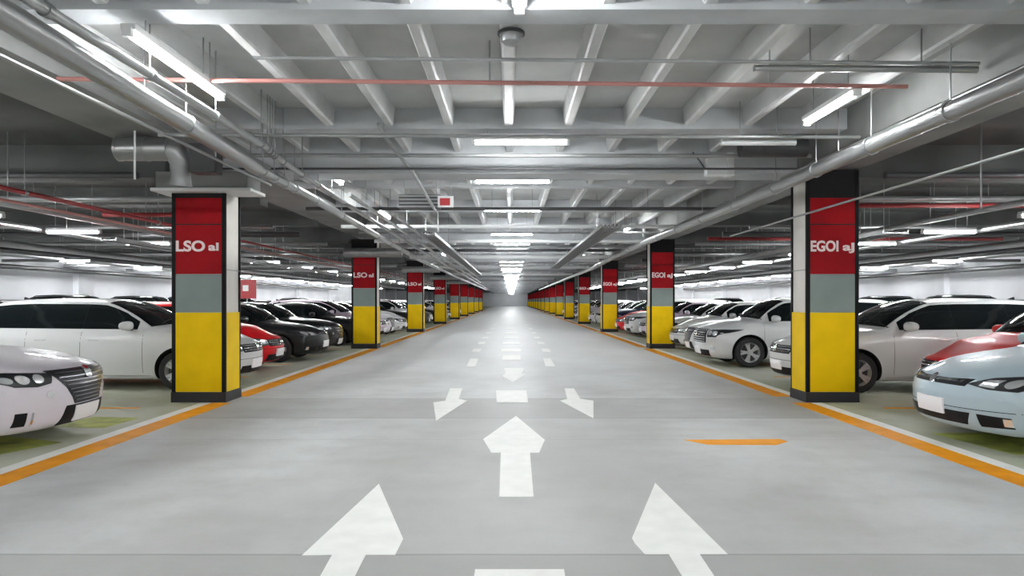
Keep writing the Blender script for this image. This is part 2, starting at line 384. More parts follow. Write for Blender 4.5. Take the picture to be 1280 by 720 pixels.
for s in (-1, 1):
    side = 'left' if s < 0 else 'right'
    rowA = [-11, -7, -3, 1, 4.5, 8.0, 11.0, 13.6, 16.4]+[20.2+4.0*i for i in range(15)]  # nearest entries are out of view, added to light bays and stripes
    rowB = [-9, -4, .4, 5, 9.6, 14.2, 18.8]+[23.4+4.8*i for i in range(12)]  # row also extended behind the camera, unseen, for extra light
    rowC = [-2+5.4*i for i in range(18)]
    for X, z, ys, where in ((8.75, 2.86, rowA, 'over the %s bays'), (15.0, 2.86, rowB, 'over the back cars on the %s'), (19.3, 3.2, rowC, 'by the %s white wall')):
        for i, y in enumerate(ys): lamp(s*X, y, z, False, 'lit tube lamp %s, %s counting from the front' % (where % side, ORD[i]), 'tube lamps over the side bays', 1.05, 'walltube' if X > 19 else 'sidetube')

# ------------------------------------------------------------------ pipes and ducts
def run(name, pts, r, m, label, cat='pipe', hang=0, ztop=CZ, group=None, collars=0, n=14):
    mb = MB(); mb.tube(pts, r, n); o = mb.build(name, m, smooth=True); tag(o, label, cat, group)
    a, b = Vector(pts[0]), Vector(pts[-1]); off = o.location
    rad = r if not isinstance(r, (list, tuple)) else max(r)
    if collars or hang:
        Ltot = (b-a).length; nn = max(1, int(Ltot/(hang or collars)))
        for i in range(nn):
            t = (i+.5)/nn; tt = t*(len(pts)-1); j = min(int(tt), len(pts)-2)
            p = Vector(pts[j]).lerp(Vector(pts[j+1]), tt-j)-off; d = (Vector(pts[j+1])-Vector(pts[j])).normalized()
            rr = (r if not isinstance(r, (list, tuple)) else r[j]+(r[j+1]-r[j])*(tt-j))
            if collars: MB().tube([p-d*.025, p+d*.025], rr+.012, 14).build('collar', M['steel'], o, smooth=True)
            if hang and p.z+off.z+.1 < ztop: MB().tube([p+Vector((0, 0, rr*.9)), Vector((p.x, p.y, ztop-off.z))], .007, 6).build('hanger', M['steel'], o)
    return o
def lp(x, h, y): return (x, y, EYE+h)
run('drain_pipe', [lp(-2.98, 1.72, 2.4), lp(-3.0, 1.69, 4.2), lp(-3.06, 1.665, 6.4), lp(-3.10, 1.64, 7.9), lp(-3.12, 1.63, 8.3)], [.088]*4+[.088], M['steel'], 'fat silver pipe running lengthwise at the upper left', collars=1.9, hang=3)
run('drain_pipe', [lp(-3.12, 1.63, 8.33), lp(-3.12, 1.62, 10), lp(-3.12, 1.50, 16.7), lp(-3.14, 1.40, 23), lp(-3.2, 1.40, 45), lp(-3.2, 1.4, 90)], .062, M['steel'], 'slimmer silver pipe continuing the fat one past the left pillars', collars=3, hang=4)
run('conduit', [lp(-2.87, 1.795, 2.4), lp(-2.86, 1.79, 7.9), lp(-2.86, 1.75, 8.3), lp(-2.90, 1.70, 12), lp(-2.9, 1.6, 23), lp(-3.0, 1.5, 90)], .038, M['pipe'], 'grey lengthwise pipe right of the fat silver one', collars=3.5, hang=3.7)
run('conduit', [lp(-3.33, 1.84, 2.4), lp(-3.33, 1.84, 9.95)], .022, M['steel'], 'thin steel conduit between the fat pipe and the left pipe', hang=2.5)
run('conduit', [lp(-3.54, 1.70, 2.6), lp(-3.54, 1.70, 10)], .018, M['steel'], 'thin steel conduit left of the fat silver pipe', hang=2.5)
run('conduit', [lp(-2.62, 1.72, 11), lp(-2.62, 1.62, 26), lp(-2.7, 1.62, 60)], .035, M['pipe'], 'grey lengthwise pipe innermost of the left bundle beyond the beam', hang=4, collars=2.5)
run('conduit', [lp(-2.35, 1.72, 14), lp(-2.35, 1.66, 26), lp(-2.4, 1.66, 50)], .03, M['steel'], 'thin silver pipe innermost left, far down the drive', hang=4)
run('drain_pipe', [lp(3.74, 1.62, 2.6), lp(3.74, 1.60, 10), lp(3.66, 1.60, 21), lp(3.7, 1.60, 23.5), lp(3.6, 1.45, 30), lp(3.7, 1.45, 90)], .083, M['steel'], 'fat silver pipe running lengthwise at the upper right', collars=2.6, hang=3)
run('conduit', [lp(3.95, 1.80, 3), lp(3.93, 1.78, 9.9)], .022, M['steel'], 'thin steel conduit above the fat right pipe', hang=2.5)
run('conduit', [lp(4.03, 1.19, 4.0), lp(4.03, 1.19, 12.5)], .014, M['steel'], 'low thin steel conduit passing the nearest right pillar', hang=0)
run('sprinkler_pipe', [lp(-4.15, 2.03, 6.22), lp(3.75, 2.03, 6.44)], .020, M['palered'], 'pale red pipe crossing the near ceiling from side to side', hang=2.2)
run('conduit', [lp(-2.2, 2.08, 5.82), lp(4.1, 2.08, 5.96)], .016, M['pipe'], 'thin grey pipe crossing above the pale red one', hang=0)
run('cable_tray', [lp(2.15, 2.06, 6.02), lp(4.15, 2.06, 6.06)], .030, M['pipe'], 'dark tray length under the joists at the upper right', hang=1)
run('conduit', [lp(-4.15, 1.95, 8.0), lp(4.15, 1.95, 8.1)], .022, M['pipe'], 'grey pipe crossing in front of the nearest centre lamp')
run('conduit', [lp(-4.1, 1.98, 9.25), lp(4.1, 1.98, 9.3)], .028, M['pipe'], 'grey pipe crossing just before the nearest main beam')
run('conduit', [lp(-4.1, 1.825, 9.4), lp(4.1, 1.825, 9.4)], .016, M['darkpipe'], 'thin dark pipe crossing under the main beam front')
run('conduit', [lp(2.55, 1.92, 8.25), lp(3.45, 1.92, 8.25)], .036, M['whitebox'], 'short unlit white tube fitting at the upper right', 'lamp', hang=.45)
run('conduit', [lp(-1.62, 2.16, 8.3), lp(-1.58, 2.05, 8.55), lp(-1.40, 1.83, 9.6), lp(-1.32, 1.56, 11.9)], .024, M['pipe'], 'slanting grey pipe left of the centre, dropping away from the ceiling', hang=1.7)
crossings = [(13.6, 1.84, .035, 'darkpipe'), (16.4, 1.79, .045, 'whitebox'), (18.2, 1.82, .03, 'pipe'), (20.4, 1.79, .055, 'whitebox'), (22.4, 1.8, .04, 'steel'), (24.3, 1.8, .05, 'darkpipe'), (27.5, 1.77, .07, 'whitebox'),
             (32.2, 1.78, .05, 'pipe'), (35.7, 1.77, .08, 'whitebox'), (40.5, 1.78, .06, 'pipe'), (45.3, 1.77, .08, 'whitebox'), (50.1, 1.77, .07, 'pipe'), (60, 1.77, .07, 'steel')]
for i, (y, h, r, mt) in enumerate(crossings):
    run('conduit', [lp(-4.1, h, y), lp(4.1, h, y)], r, M[mt], 'pipe crossing under the ceiling beyond the nearest beam, %s going back' % ORD[i], hang=2.7, group='crossing pipes down the drive')
# side-bay services
run('sprinkler_pipe', [lp(-6.62, 1.47, 4), lp(-6.62, 1.47, 60)], .034, M['redpipe'], 'red sprinkler pipe running lengthwise over the left bays', hang=3.5, ztop=3.8, collars=3)
run('sprinkler_pipe', [lp(-6.85, 1.36, 4), lp(-6.85, 1.36, 60)], .022, M['palered'], 'thinner pale red pipe beside the left red one', hang=3.5, ztop=3.8)
run('sprinkler_pipe', [lp(-7.5, 1.58, 12.5), lp(-5.2, 1.58, 12.5)], .04, M['redpipe'], 'short red branch pipe crossing behind the nearest left pillar')
run('sprinkler_pipe', [lp(5.2, 1.64, 18.0), lp(13, 1.64, 18.0)], .05, M['redpipe'], 'red sprinkler pipe crossing over the right bays', hang=2.5, ztop=3.8)
run('sprinkler_pipe', [lp(5.3, 1.72, 12.3), lp(10, 1.72, 12.3)], .04, M['redpipe'], 'nearer red pipe crossing over the right bays', hang=2.5, ztop=3.8)
k = 0
for s in (-1, 1):
    side = 'left' if s < 0 else 'right'
    for X, h, r, mt in ((7.6, 1.46, .05, 'pipe'), (9.4, 1.42, .06, 'steel'), (12.6, 1.42, .09, 'pipe'), (13.6, 1.40, .05, 'darkpipe'), (15.4, 1.44, .08, 'steel'), (20.3, 1.38, .10, 'darkpipe')):
        run('conduit', [lp(s*X, h, 5), lp(s*X, h, 80)], r, M[mt], 'lengthwise pipe over the %s bays, %s out from the drive' % (side, ORD[k % 6]), hang=6, ztop=3.8, group='pipes over the side bays'); k += 1
    for i, (y, h, r, mt) in enumerate(((9.55, 1.76, .05, 'darkpipe'), (11.1, 1.66, .05, 'pipe'), (15.0, 1.62, .035, 'steel'), (16.9, 1.65, .07, 'darkpipe'), (19.4, 1.62, .05, 'pipe'), (23.6, 1.62, .08, 'steel'), (27.4, 1.62, .06, 'darkpipe'), (31.2, 1.62, .08, 'pipe'), (36.2, 1.62, .08, 'steel'))):
        run('conduit', [lp(s*5.25, h, y), lp(s*20.5, h, y)], r, M[mt], 'pipe crossing over the %s bays, %s from the camera' % (side, ORD[i]), hang=4, ztop=3.8, group='pipes over the side bays')
# duct with elbow and slab over the nearest left pillar
d = empty('air_duct', (-4.35, 8.6, 3.0), 'silver duct with an elbow above the nearest left pillar', 'duct')
MB().tube([(-.60, 0, .42), (.02, 0, .42)], .150, 20).build('duct_pipe', M['steel'], d, smooth=True)
MB().tube([(-.05, 0, .42), (.10, .02, .38), (.14, .06, .26), (.12, .10, .12), (.10, .12, -.02)], [.148, .145, .13, .12, .15], 18).build('elbow', M['pipe'], d, smooth=True)
for x in (-.60, -.25, .03): MB().tube([(x-.015, 0, .42), (x+.015, 0, .42)], .158, 20).build('collar', M['steel'], d, smooth=True)
MB().tube([(-.30, -.2, .6), (-.30, -.2, .0)], .013, 8).build('hanger', M['whitebox'], d)
MB().box(.28, .62, -.02, .2, .12, .5, bev=.02).build('fan_box', M['darkpipe'], d)
o = empty('pillar_cap', (-4.43, 10.3, 3.09), 'pale concrete shelf on top of the nearest left pillar', 'ledge')
MB().box(-.74, .60, -.42, .10, .045, .29, bev=.01).build('slab', M['edgebeam'], o)
MB().box(-.80, .66, -.46, .14, 0, .05, bev=.012).build('lip', M['whitebox'], o)
for i in range(1, 5):
    y = COLY0+BAY*i
    o = MB().tube([(-5.2, y-.15, 3.0), (-3.4, y-.15, 3.0)], .15, 16).build('air_duct', M['pipe'], smooth=True)
    tag(o, 'pale round duct crossing the top of the %s left pillar' % ORD[i], 'duct', 'ducts over the left pillars')
def tray(x, w_, h, y0, y1, label):
    mb = MB()
    for sx in (-1, 1): mb.box(x+sx*w_/2-.012, x+sx*w_/2+.012, y0, y1, EYE+h, EYE+h+.07)
    n = int((y1-y0)/.35)
    for i in range(n+1): mb.box(x-w_/2, x+w_/2, y0+.35*i, y0+.35*i+.035, EYE+h+.005, EYE+h+.03)
    o = mb.build('cable_tray', M['steel']); tag(o, label, 'cable tray', 'cable trays'); off = o.location
    c = MB()
    for q in (-.3, -.1, .12, .3): c.tube([(x+q*w_, y0+t*(y1-y0)/30, EYE+h+.045+.012*math.sin(t*1.7+q*9)) for t in range(31)], .016, 6)
    c.v = [tuple(Vector(p)-off) for p in c.v]; c.build('cables', M['darkpipe'], o, smooth=True)
    for i in range(int((y1-y0)/2.7)):
        for sx in (-1, 1): MB().tube([Vector((x+sx*w_/2, y0+.8+2.7*i, EYE+h+.05))-off, Vector((x+sx*w_/2, y0+.8+2.7*i, CZ))-off], .008, 6).build('hanger', M['steel'], o)
tray(2.15, .42, 1.58, 14.6, 34, 'ladder cable tray lengthwise over the right lane beyond the beam')
tray(-1.9, .30, 1.50, 15.5, 40, 'ladder cable tray lengthwise over the left lane beyond the beam')
tray(6.9, .45, 1.20, 12.2, 60, 'low ladder cable tray over the right bays')
tray(-8.05, .30, 1.20, 13.6, 60, 'low ladder cable tray over the left bays')
# boxes and signs
r = empty('smoke_detector', (0, 5.55, 3.70), 'round grey detector dome on the middle joist', 'detector')
MB().lathe([(0, -.115), (.045, -.112), (.078, -.09), (.09, -.05), (.09, -.03), (.098, -.028), (.098, 0), (0, 0)], 24).build('dome', M['pipe'], r, smooth=True)
MB().lathe([(.098, -.034), (.112, -.03), (.112, -.012), (.098, -.01)], 24).build('ring', M['darkpipe'], r, smooth=True)
r = empty('exit_sign', (-1.17, 12.15, 3.17), 'small red hanging sign in a pale frame, left of the centre lamps', 'sign')
MB().box(-.14, .14, -.03, .03, 0, .2, bev=.008).build('frame', M['whitebox'], r); MB().box(-.10, .08, -.036, -.028, .03, .16).build('sign_face', M['signred'], r)
for s in (-1, 1): MB().tube([(s*.1, 0, .2), (s*.1, 0, .81)], .006, 6).build('hanger', M['steel'], r)
r = empty('vent_grille', (-1.68, 12.55, 3.19), 'slatted grey vent box hanging left of the small red sign', 'vent')
MB().box(-.38, .38, -.1, .1, 0, .26).build('box', M['darkpipe'], r)
for i in range(4): MB().box(-.37, .37, -.125, -.1, .02+i*.065, .05+i*.065).build('slat', M['pipe'], r)
for s in (-1, 1): MB().tube([(s*.3, 0, .25), (s*.3, 0, .84)], .006, 6).build('hanger', M['steel'], r)
r = empty('junction_box', (2.98, 9.75, 3.29), 'white junction box on the nearest beam at the right', 'electrical box')
MB().box(-.19, .10, -.06, .10, 0, .27, bev=.01).build('box', M['whitebox'], r); MB().box(.10, .19, -.09, .10, -.01, .32, bev=.008).build('cover', M['whitebox'], r)
MB().tube([(-.3, .28, .4), (-.26, .1, .25), (-.2, 0, .1)], .01, 8).build('cable', M['darkpipe'], r)
r = empty('round_duct', (3.35, 9.0, 3.42), 'dark round duct mouth tucked behind the white tube fitting', 'duct')
MB().tube([(-.32, 0, .1), (.55, 0, .1)], [.12, .12], 20).build('duct_pipe', M['darkpipe'], r, smooth=True)
for s in (-1, 1): MB().tube([(s*.25, 0, .2), (s*.25, 0, .56)], .006, 6).build('hanger', M['steel'], r)
r = empty('hanger_frame', (6.15, 8.9, 2.68), 'empty steel hanger frame over the right bays', 'bracket')
MB().tube([(-.14, -.2, .0), (-.14, -.2, 1.12)], .010, 6).build('rod', M['steel'], r); MB().tube([(.14, .2, .06), (.14, .2, 1.12)], .010, 6).build('rod', M['steel'], r); MB().tube([(-.14, -.2, .0), (.14, .2, .06)], .014, 6).build('crossbar', M['steel'], r)
r = empty('red_notice', (-14.0, 36.0, 1.62), 'red notice board seen over the black cars on the left', 'sign')
MB().box(-.5, .5, -.03, .03, 0, 1.0, bev=.02).build('board', M['signred'], r); MB().box(-.2, .1, -.04, -.03, .4, .7).build('mark', M['whitebox'], r); MB().tube([(0, .04, -1.62), (0, .04, .9)], .03, 8).build('post', M['steel'], r)

# ------------------------------------------------------------------ cars
def pchip(vals, t):
    n = len(vals); i = min(int(t), n-2); f = t-i
    def sl(k):
        if k <= 0: return vals[1]-vals[0]
        if k >= n-1: return vals[-1]-vals[-2]
        a, b = vals[k]-vals[k-1], vals[k+1]-vals[k]
        return 0 if a*b <= 0 else 2*a*b/(a+b)
    m0, m1 = sl(i), sl(i+1); p0, p1 = vals[i], vals[i+1]
    return (2*f**3-3*f*f+1)*p0+(f**3-2*f*f+f)*m0+(-2*f**3+3*f*f)*p1+(f**3-f*f)*m1
class Car:
    """nose at local x = +L/2, wheels on z = 0"""
    def __init__(s, P):
        s.P = P; L, W, H = P['L'], P['W'], P['H']; nh, cx, ch = P['nose'], P['cowl'], P['cowlH']
        r0, r1, rb, dh, belt = P['roof0'], P['roof1'], P['rbase'], P['deck'], P['belt']
        up = P.get('upright', 0)
        rows = []   # dx, zb, zt, zs, zr, w, wr, bow
        def R(dx, zb, zt, zs, zr, w, wr, b): rows.append((dx, zb, zt, zs, zr, w*W, wr*W, b))
        R(0.0, .42, nh-.20+up, nh-.25+up, nh-.215+up, .90, .68, P.get('bow', .40))
        R(.025, .30, nh-.10+up*.6, nh-.15+up*.6, nh-.115+up*.6, .925, .70, P.get('bow', .40))
        R(.09, .22, nh-.03, nh-.09, nh-.045, .945, .71, .40*P.get('bow', .4)/.4)
        R(.22, .19, nh+.02, nh-.05, nh+.00, .96, .72, .36)
        hr = ch-nh-.02
        R(.50, .18, nh+.02+hr*.42, nh-.03+hr*.36, nh+.0+hr*.42, .975, .74, .27)
        R(.85 if cx > 1.2 else .7, .18, nh+.02+hr*.72, nh-.04+hr*.66, nh+.0+hr*.70, .99, .76, .18); ic = len(rows)
        R(cx, .18, ch, ch-.07, ch-.025, 1, .80, .17); s.ic = ic
        R(cx+.05, .18, ch+.02, ch-.06, ch-.01, 1, .80, .17)
        m = (cx+r0)/2
        R(m, .18, (ch+H)/2+.045, (ch-.05+belt)/2, (ch+H)/2-.01, 1, .74, .14)
        R(r0, .18, H-.03, belt, H-.085, 1, .665, .10); s.ir0 = len(rows)-1
        R(r0+.35, .18, H, belt, H-.07, 1, .655, .05)
        R((r0+r1)/2+.2, .18, H+.005, belt+.015, H-.065, 1, .655, .0)
        R(r1-.1, .18, H-.035, belt+.04, H-.10, .995, .65, -.04)
        R(r1, .18, H-.06, belt+.045, H-.125, .99, .645, -.06); s.ir1 = len(rows)-1
        R((r1+rb)/2, .19, (H-.05+dh)/2+.06, belt+.04, (H-.05+dh)/2-.01, .985, .70, -.10)
        R(rb, .20, dh+.01, min(belt+.03, dh-.05), dh-.02, .97, .74, -.13); s.irb = len(rows)-1
        if L-rb > .45: R(L-.25, .22, dh-.0, dh-.07, dh-.015, .955, .74, -.20)
        R(L-.09, .25, dh-.05, dh-.12, dh-.07, .94, .73, -.24)
        R(L-.02, .32, dh-.14, dh-.22, dh-.16, .92, .71, -.26)
        R(L, .42, dh-.28, dh-.34, dh-.30, .89, .68, -.27)
        s.rows = rows; s.cols = list(zip(*rows)); s.n = len(rows)
        s.body()
    def row(s, u): return [pchip(c, u) for c in s.cols]
    def S(s, u, v):
        dx, zb, zt, zs, zr, w, wr, b = s.row(u)
        ws = w*.93
        ys = [0, w*.78, w*.955, w, w*.99, ws, wr+(ws-wr)*.50, wr, wr*.62, 0]
        z1 = zb+.07; zsb = max(zs, z1+.05)
        zz = [zb, zb, z1, z1+.45*(zsb-z1), zsb-.22*(zsb-z1), zsb, zsb+.55*(max(zr, zsb)-zsb), max(zr, zsb), zt-.012, zt]
        y = pchip(ys, v); z = pchip(zz, v)
        x = s.P['L']/2-dx-b*(abs(y)/s.P['W'])**2.4
        return Vector((x, y, z))
    def body(s):
        NU, NV = 5, 4; us = [i/NU for i in range((s.n-1)*NU+1)]; vs = [j/NV for j in range(9*NV+1)]
        V = []; m = len(vs); ring = 2*m-2
        for u in us:
            h = [s.S(u, v) for v in vs]
            V += [p for p in h]+[Vector((p.x, -p.y, p.z)) for p in h[-2:0:-1]]
        Fc = []
        for i in range(len(us)-1):
            for k in range(ring): Fc.append((i*ring+k, i*ring+(k+1) % ring, (i+1)*ring+(k+1) % ring, (i+1)*ring+k))
        bm = bmesh.new(); bv = []
        for i, u in enumerate(us):
            r_ = s.row(u)
            for q in V[i*ring:(i+1)*ring]: bv.append(bm.verts.new((s.P['L']/2-r_[0], q.y, q.z)))
        for f in Fc: bm.faces.new([bv[k] for k in f])
        for base, rw in ((0, s.rows[0]), ((len(us)-1)*ring, s.rows[-1])):
            n0 = set(bm.verts); f = bm.faces.new([bv[base+k] for k in range(ring)]); fs_ = [f]; x_ = s.P['L']/2-rw[0]
            zs_ = [v.co.z for v in f.verts]
            for ax in (1, 2):
                lo, hi = (-s.P['W'], s.P['W']) if ax == 1 else (min(zs_), max(zs_)); k = 22 if ax == 1 else 4
                for i in range(1, k):
                    cf = [q for q in bm.faces if all(abs(v.co.x-x_) < 1e-6 for v in q.verts)]
                    geo = list({v for q in cf for v in q.verts})+list({e for q in cf for e in q.edges})+cf
                    co = [0, 0, 0]; co[ax] = lo+(hi-lo)*i/k+.0003; no = [0, 0, 0]; no[ax] = 1
                    bmesh.ops.bisect_plane(bm, geom=geo, plane_co=co, plane_no=no)
            for v in bm.verts:
                if v not in n0: v.co.x = x_-rw[7]*(abs(v.co.y)/s.P['W'])**2.4
        for v, q in zip(bv, V): v.co = q
        bmesh.ops.recalc_face_normals(bm, faces=bm.faces[:])
        bm.verts.index_update(); V = [v.co.copy() for v in bm.verts]; Fc = [tuple(v.index for v in f.verts) for f in bm.faces]; bm.free()
        s.V, s.F = V, Fc; s.bvh = BVHTree.FromPolygons(V, Fc)
    def mesh_body(s, parent, pm):
        me = bpy.data.meshes.new('body'); me.from_pydata(s.V, [], s.F); bm = bmesh.new(); bm.from_mesh(me)
        bmesh.ops.recalc_face_normals(bm, faces=bm.faces[:]); bm.to_mesh(me); bm.free()
        me.materials.append(pm); me.materials.append(M['well'])
        o = bpy.data.objects.new('body', me); COL.objects.link(o)
        P = s.P; R = P['R']+.055; cb = MB()
        for wx in s.wheel_x():
            for sy in (-1, 1):
                y0, y1 = sorted((sy*(P['W']-.36), sy*(P['W']+.3)))
                n = 40; vs = []
                for yy in (y0, y1): vs += [(wx+R*math.cos(2*math.pi*k/n), yy, P['R']+.01+R*math.sin(2*math.pi*k/n)) for k in range(n)]
                cb.add(vs, [tuple(range(n)), tuple(range(n, 2*n))[::-1]]+[(i, n+i, n+(i+1) % n, (i+1) % n) for i in range(n)])
        c = cb.build('c', M['well'], recenter=False)
        mod = o.modifiers.new('b', 'BOOLEAN'); mod.operation = 'DIFFERENCE'; mod.object = c; mod.solver = 'EXACT'; mod.material_mode = 'TRANSFER'
        bpy.context.view_layer.update()
        new = bpy.data.meshes.new_from_object(o.evaluated_get(bpy.context.evaluated_depsgraph_get()))
        o.modifiers.clear(); o.data = new; new.name = 'body'
        bpy.data.objects.remove(c)
        new.polygons.foreach_set('use_smooth', [True]*len(new.polygons)); new.set_sharp_from_angle(angle=math.radians(40))
        o.parent = parent; return o
    def wheel_x(s): P = s.P; a = P['L']/2-P['oh']; return (a, a-P['WB'])
    # patches that lie on the body, with thickness
    def patch(s, name, P3, faces, mt, parent, off=.006, label=None, depth=.02):
        """P3: list of (hit, normal)"""
        n = len(P3); vs = [h+nn*off for h, nn in P3]+[h-nn*depth for h, nn in P3]
        ec = {}
        for f in faces:
            for i in range(len(f)):
                e = (f[i], f[(i+1) % len(f)]); ec[e] = 1
        side = [(a, b, b+n, a+n) for (a, b) in ec if (b, a) not in ec]
        mb = MB(); mb.add(vs, [tuple(f) for f in faces]+side)
        o = mb.build(name, mt, parent, smooth=True)
        if label: o['label'] = label
        return o
    def cast(s, o, d):
        h, n, i, dd = s.bvh.ray_cast(Vector(o), Vector(d))
        if h is None:
            h, n, i, dd = s.bvh.find_nearest(Vector(o)+Vector(d)*1.5)
        if n.dot(Vector(d)) > 0: n = -n
        return h, n
    def poly(s, name, pts, mt, parent, mode='front', off=.006, label=None, step=.035, depth=.02, xside=1):
        bm = bmesh.new(); vs = [bm.verts.new((a, b, 0)) for a, b in pts]; bm.faces.new(vs)
        A = np.array(pts)
        for ax in (0, 1):
            lo, hi = A[:, ax].min(), A[:, ax].max(); k = int((hi-lo)/step)
            for i in range(1, k+1):
                c = [0, 0, 0]; c[ax] = lo+(hi-lo)*i/(k+1); nn = [0, 0, 0]; nn[ax] = 1
                bmesh.ops.bisect_plane(bm, geom=bm.verts[:]+bm.edges[:]+bm.faces[:], plane_co=c, plane_no=nn)
        bm.verts.ensure_lookup_table(); bm.verts.index_update(); L = s.P['L']
        P3 = []
        for v in bm.verts:
            a, b = v.co.x, v.co.y
            if mode == 'front': P3.append(s.cast((L/2+1, a, b), (-1, 0, 0)))
            elif mode == 'rear': P3.append(s.cast((-L/2-1, a, b), (1, 0, 0)))
            elif mode == 'side': P3.append(s.cast((L/2-a, xside*3, b), (0, -xside, 0)))
        fs = [[v.index for v in f.verts] for f in bm.faces]; bm.free()
        return s.patch(name, P3, fs, mt, parent, off, label, depth)
    def grid(s, name, u0, u1, v0, mt, parent, nu=10, nv=12, off=.006, label=None):
        P3 = []; fs = []; L = s.P['L']
        for i in range(nu+1):
            u = u0+(u1-u0)*i/nu
            for j in range(-nv, nv+1):
                vv = 9-(9-v0)*abs(j)/nv
                p = s.S(u, vv); 
                if j < 0: p = Vector((p.x, -p.y, p.z))
                h, n, k, d_ = s.bvh.find_nearest(p)
                if n.z < 0: n = -n
                P3.append((p, n))
        w_ = 2*nv+1
        for i in range(nu):
            for j in range(2*nv): fs.append([i*w_+j, i*w_+j+1, (i+1)*w_+j+1, (i+1)*w_+j])
        return s.patch(name, P3, fs, mt, parent, off, label)
    def zr_at(s, dx):
        us = np.linspace(s.ic, s.irb, 120); best = min(us, key=lambda u: abs(s.row(u)[0]+s.row(u)[7]*.4-dx)); return s.row(best)[4]
    def pane(s, a, b, sy, parent):
        P = s.P; n = 12; m = 6; P3 = []; fs = []
        pts = []
        for i in range(n+1):
            dx = a+(b-a)*i/n; z0 = P['belt']+.035+.02*(dx-a0_(P))/2; z1 = max(z0+.004, s.zr_at(dx)-.030)
            for j in range(m+1):
                z = z0+(z1-z0)*j/m; P3.append(s.cast((P['L']/2-dx, sy*3, z), (0, -sy, 0)))
        for i in range(n):
            for j in range(m): fs.append([i*(m+1)+j, i*(m+1)+j+1, (i+1)*(m+1)+j+1, (i+1)*(m+1)+j])
        return s.patch('side_window', P3, fs, M['glass'], parent, .005)
def a0_(P): return P['cowl']+.2
def wheel_parts(car, root):
    P = car.P; R = P['R']; W = P['W']
    for wx in car.wheel_x():
        for sy in (-1, 1):
            w_ = empty('wheel', (wx, sy*(W-.115), R), None, None); w_.parent = root
            if 'label' in w_: del w_['label']
            h = .10
            prof = [(R*.66, -h), (R*.72, -h-.004), (R*.90, -h-.003), (R*.985, -h*.75), (R, -h*.4), (R, h*.4), (R*.985, h*.75), (R*.90, h+.003), (R*.72, h+.004), (R*.66, h), (R*.66, -h)]
            MB().lathe(prof, 36, 'y').build('tyre', M['rubber'], w_, smooth=True)
            mb = MB(); q = sy
            mb.lathe([(R*.68, -h*.95), (R*.64, -h*.8), (R*.60, 0), (R*.64, h*.8), (R*.68, h*.95), (R*.66, h*.98), (R*.60, h*.6), (R*.57, 0), (R*.60, -h*.6), (R*.66, -h*.98)], 30, 'y')
            for k in range(5):
                for dd in (-.16, .16):
                    a = 2*math.pi*k/5+dd; ca, sa = math.cos(a), math.sin(a); a2 = 2*math.pi*k/5+dd*.35; cb_, sb_ = math.cos(a2), math.sin(a2)
                    t = .022
                    pin = (cb_*R*.14, sb_*R*.14); po = (ca*R*.63, sa*R*.63); nx, ny = -sa*t, ca*t
                    ys = (q*h*.55, q*h*.82)
                    vs = [(pin[0]-nx, ys[0], pin[1]-ny), (pin[0]+nx, ys[0], pin[1]+ny), (po[0]+nx, ys[0], po[1]+ny), (po[0]-nx, ys[0], po[1]-ny)]
                    vs += [(x, ys[1]+(q*.01 if i > 1 else 0), z) for i, (x, _, z) in enumerate(vs)]
                    mb.add(vs, [(0, 1, 2, 3), (4, 5, 6, 7), (0, 1, 5, 4), (1, 2, 6, 5), (2, 3, 7, 6), (3, 0, 4, 7)])
            mb.lathe([(0, q*h*.5), (R*.2, q*h*.5), (R*.2, q*h*.85), (R*.12, q*h*.95), (0, q*h*.95)], 20, 'y')
            mb.build('rim', M['rim'], w_, smooth=True)
            MB().lathe([(0, 0), (R*.58, 0), (R*.58, q*h*.15), (0, q*h*.15)], 24, 'y').build('brake_disc', M['darkpipe'], w_)
def halfw(prof, z):
    for (z0, a), (z1, b) in zip(prof, prof[1:]):
        if z0 <= z <= z1 or z1 <= z <= z0: return a+(b-a)*(z-z0)/(z1-z0)
    return prof[-1][1]
def rect(cx, cz, w_, h_): return [(cx-w_/2, cz-h_/2), (cx+w_/2, cz-h_/2), (cx+w_/2, cz+h_/2), (cx-w_/2, cz+h_/2)]
def circ(cx, cz, r, n=14, sx=1): return [(cx+sx*r*math.cos(2*math.pi*i/n), cz+r*math.sin(2*math.pi*i/n)) for i in range(n)]
def mir(pts): return [(-a, b) for a, b in pts][::-1]
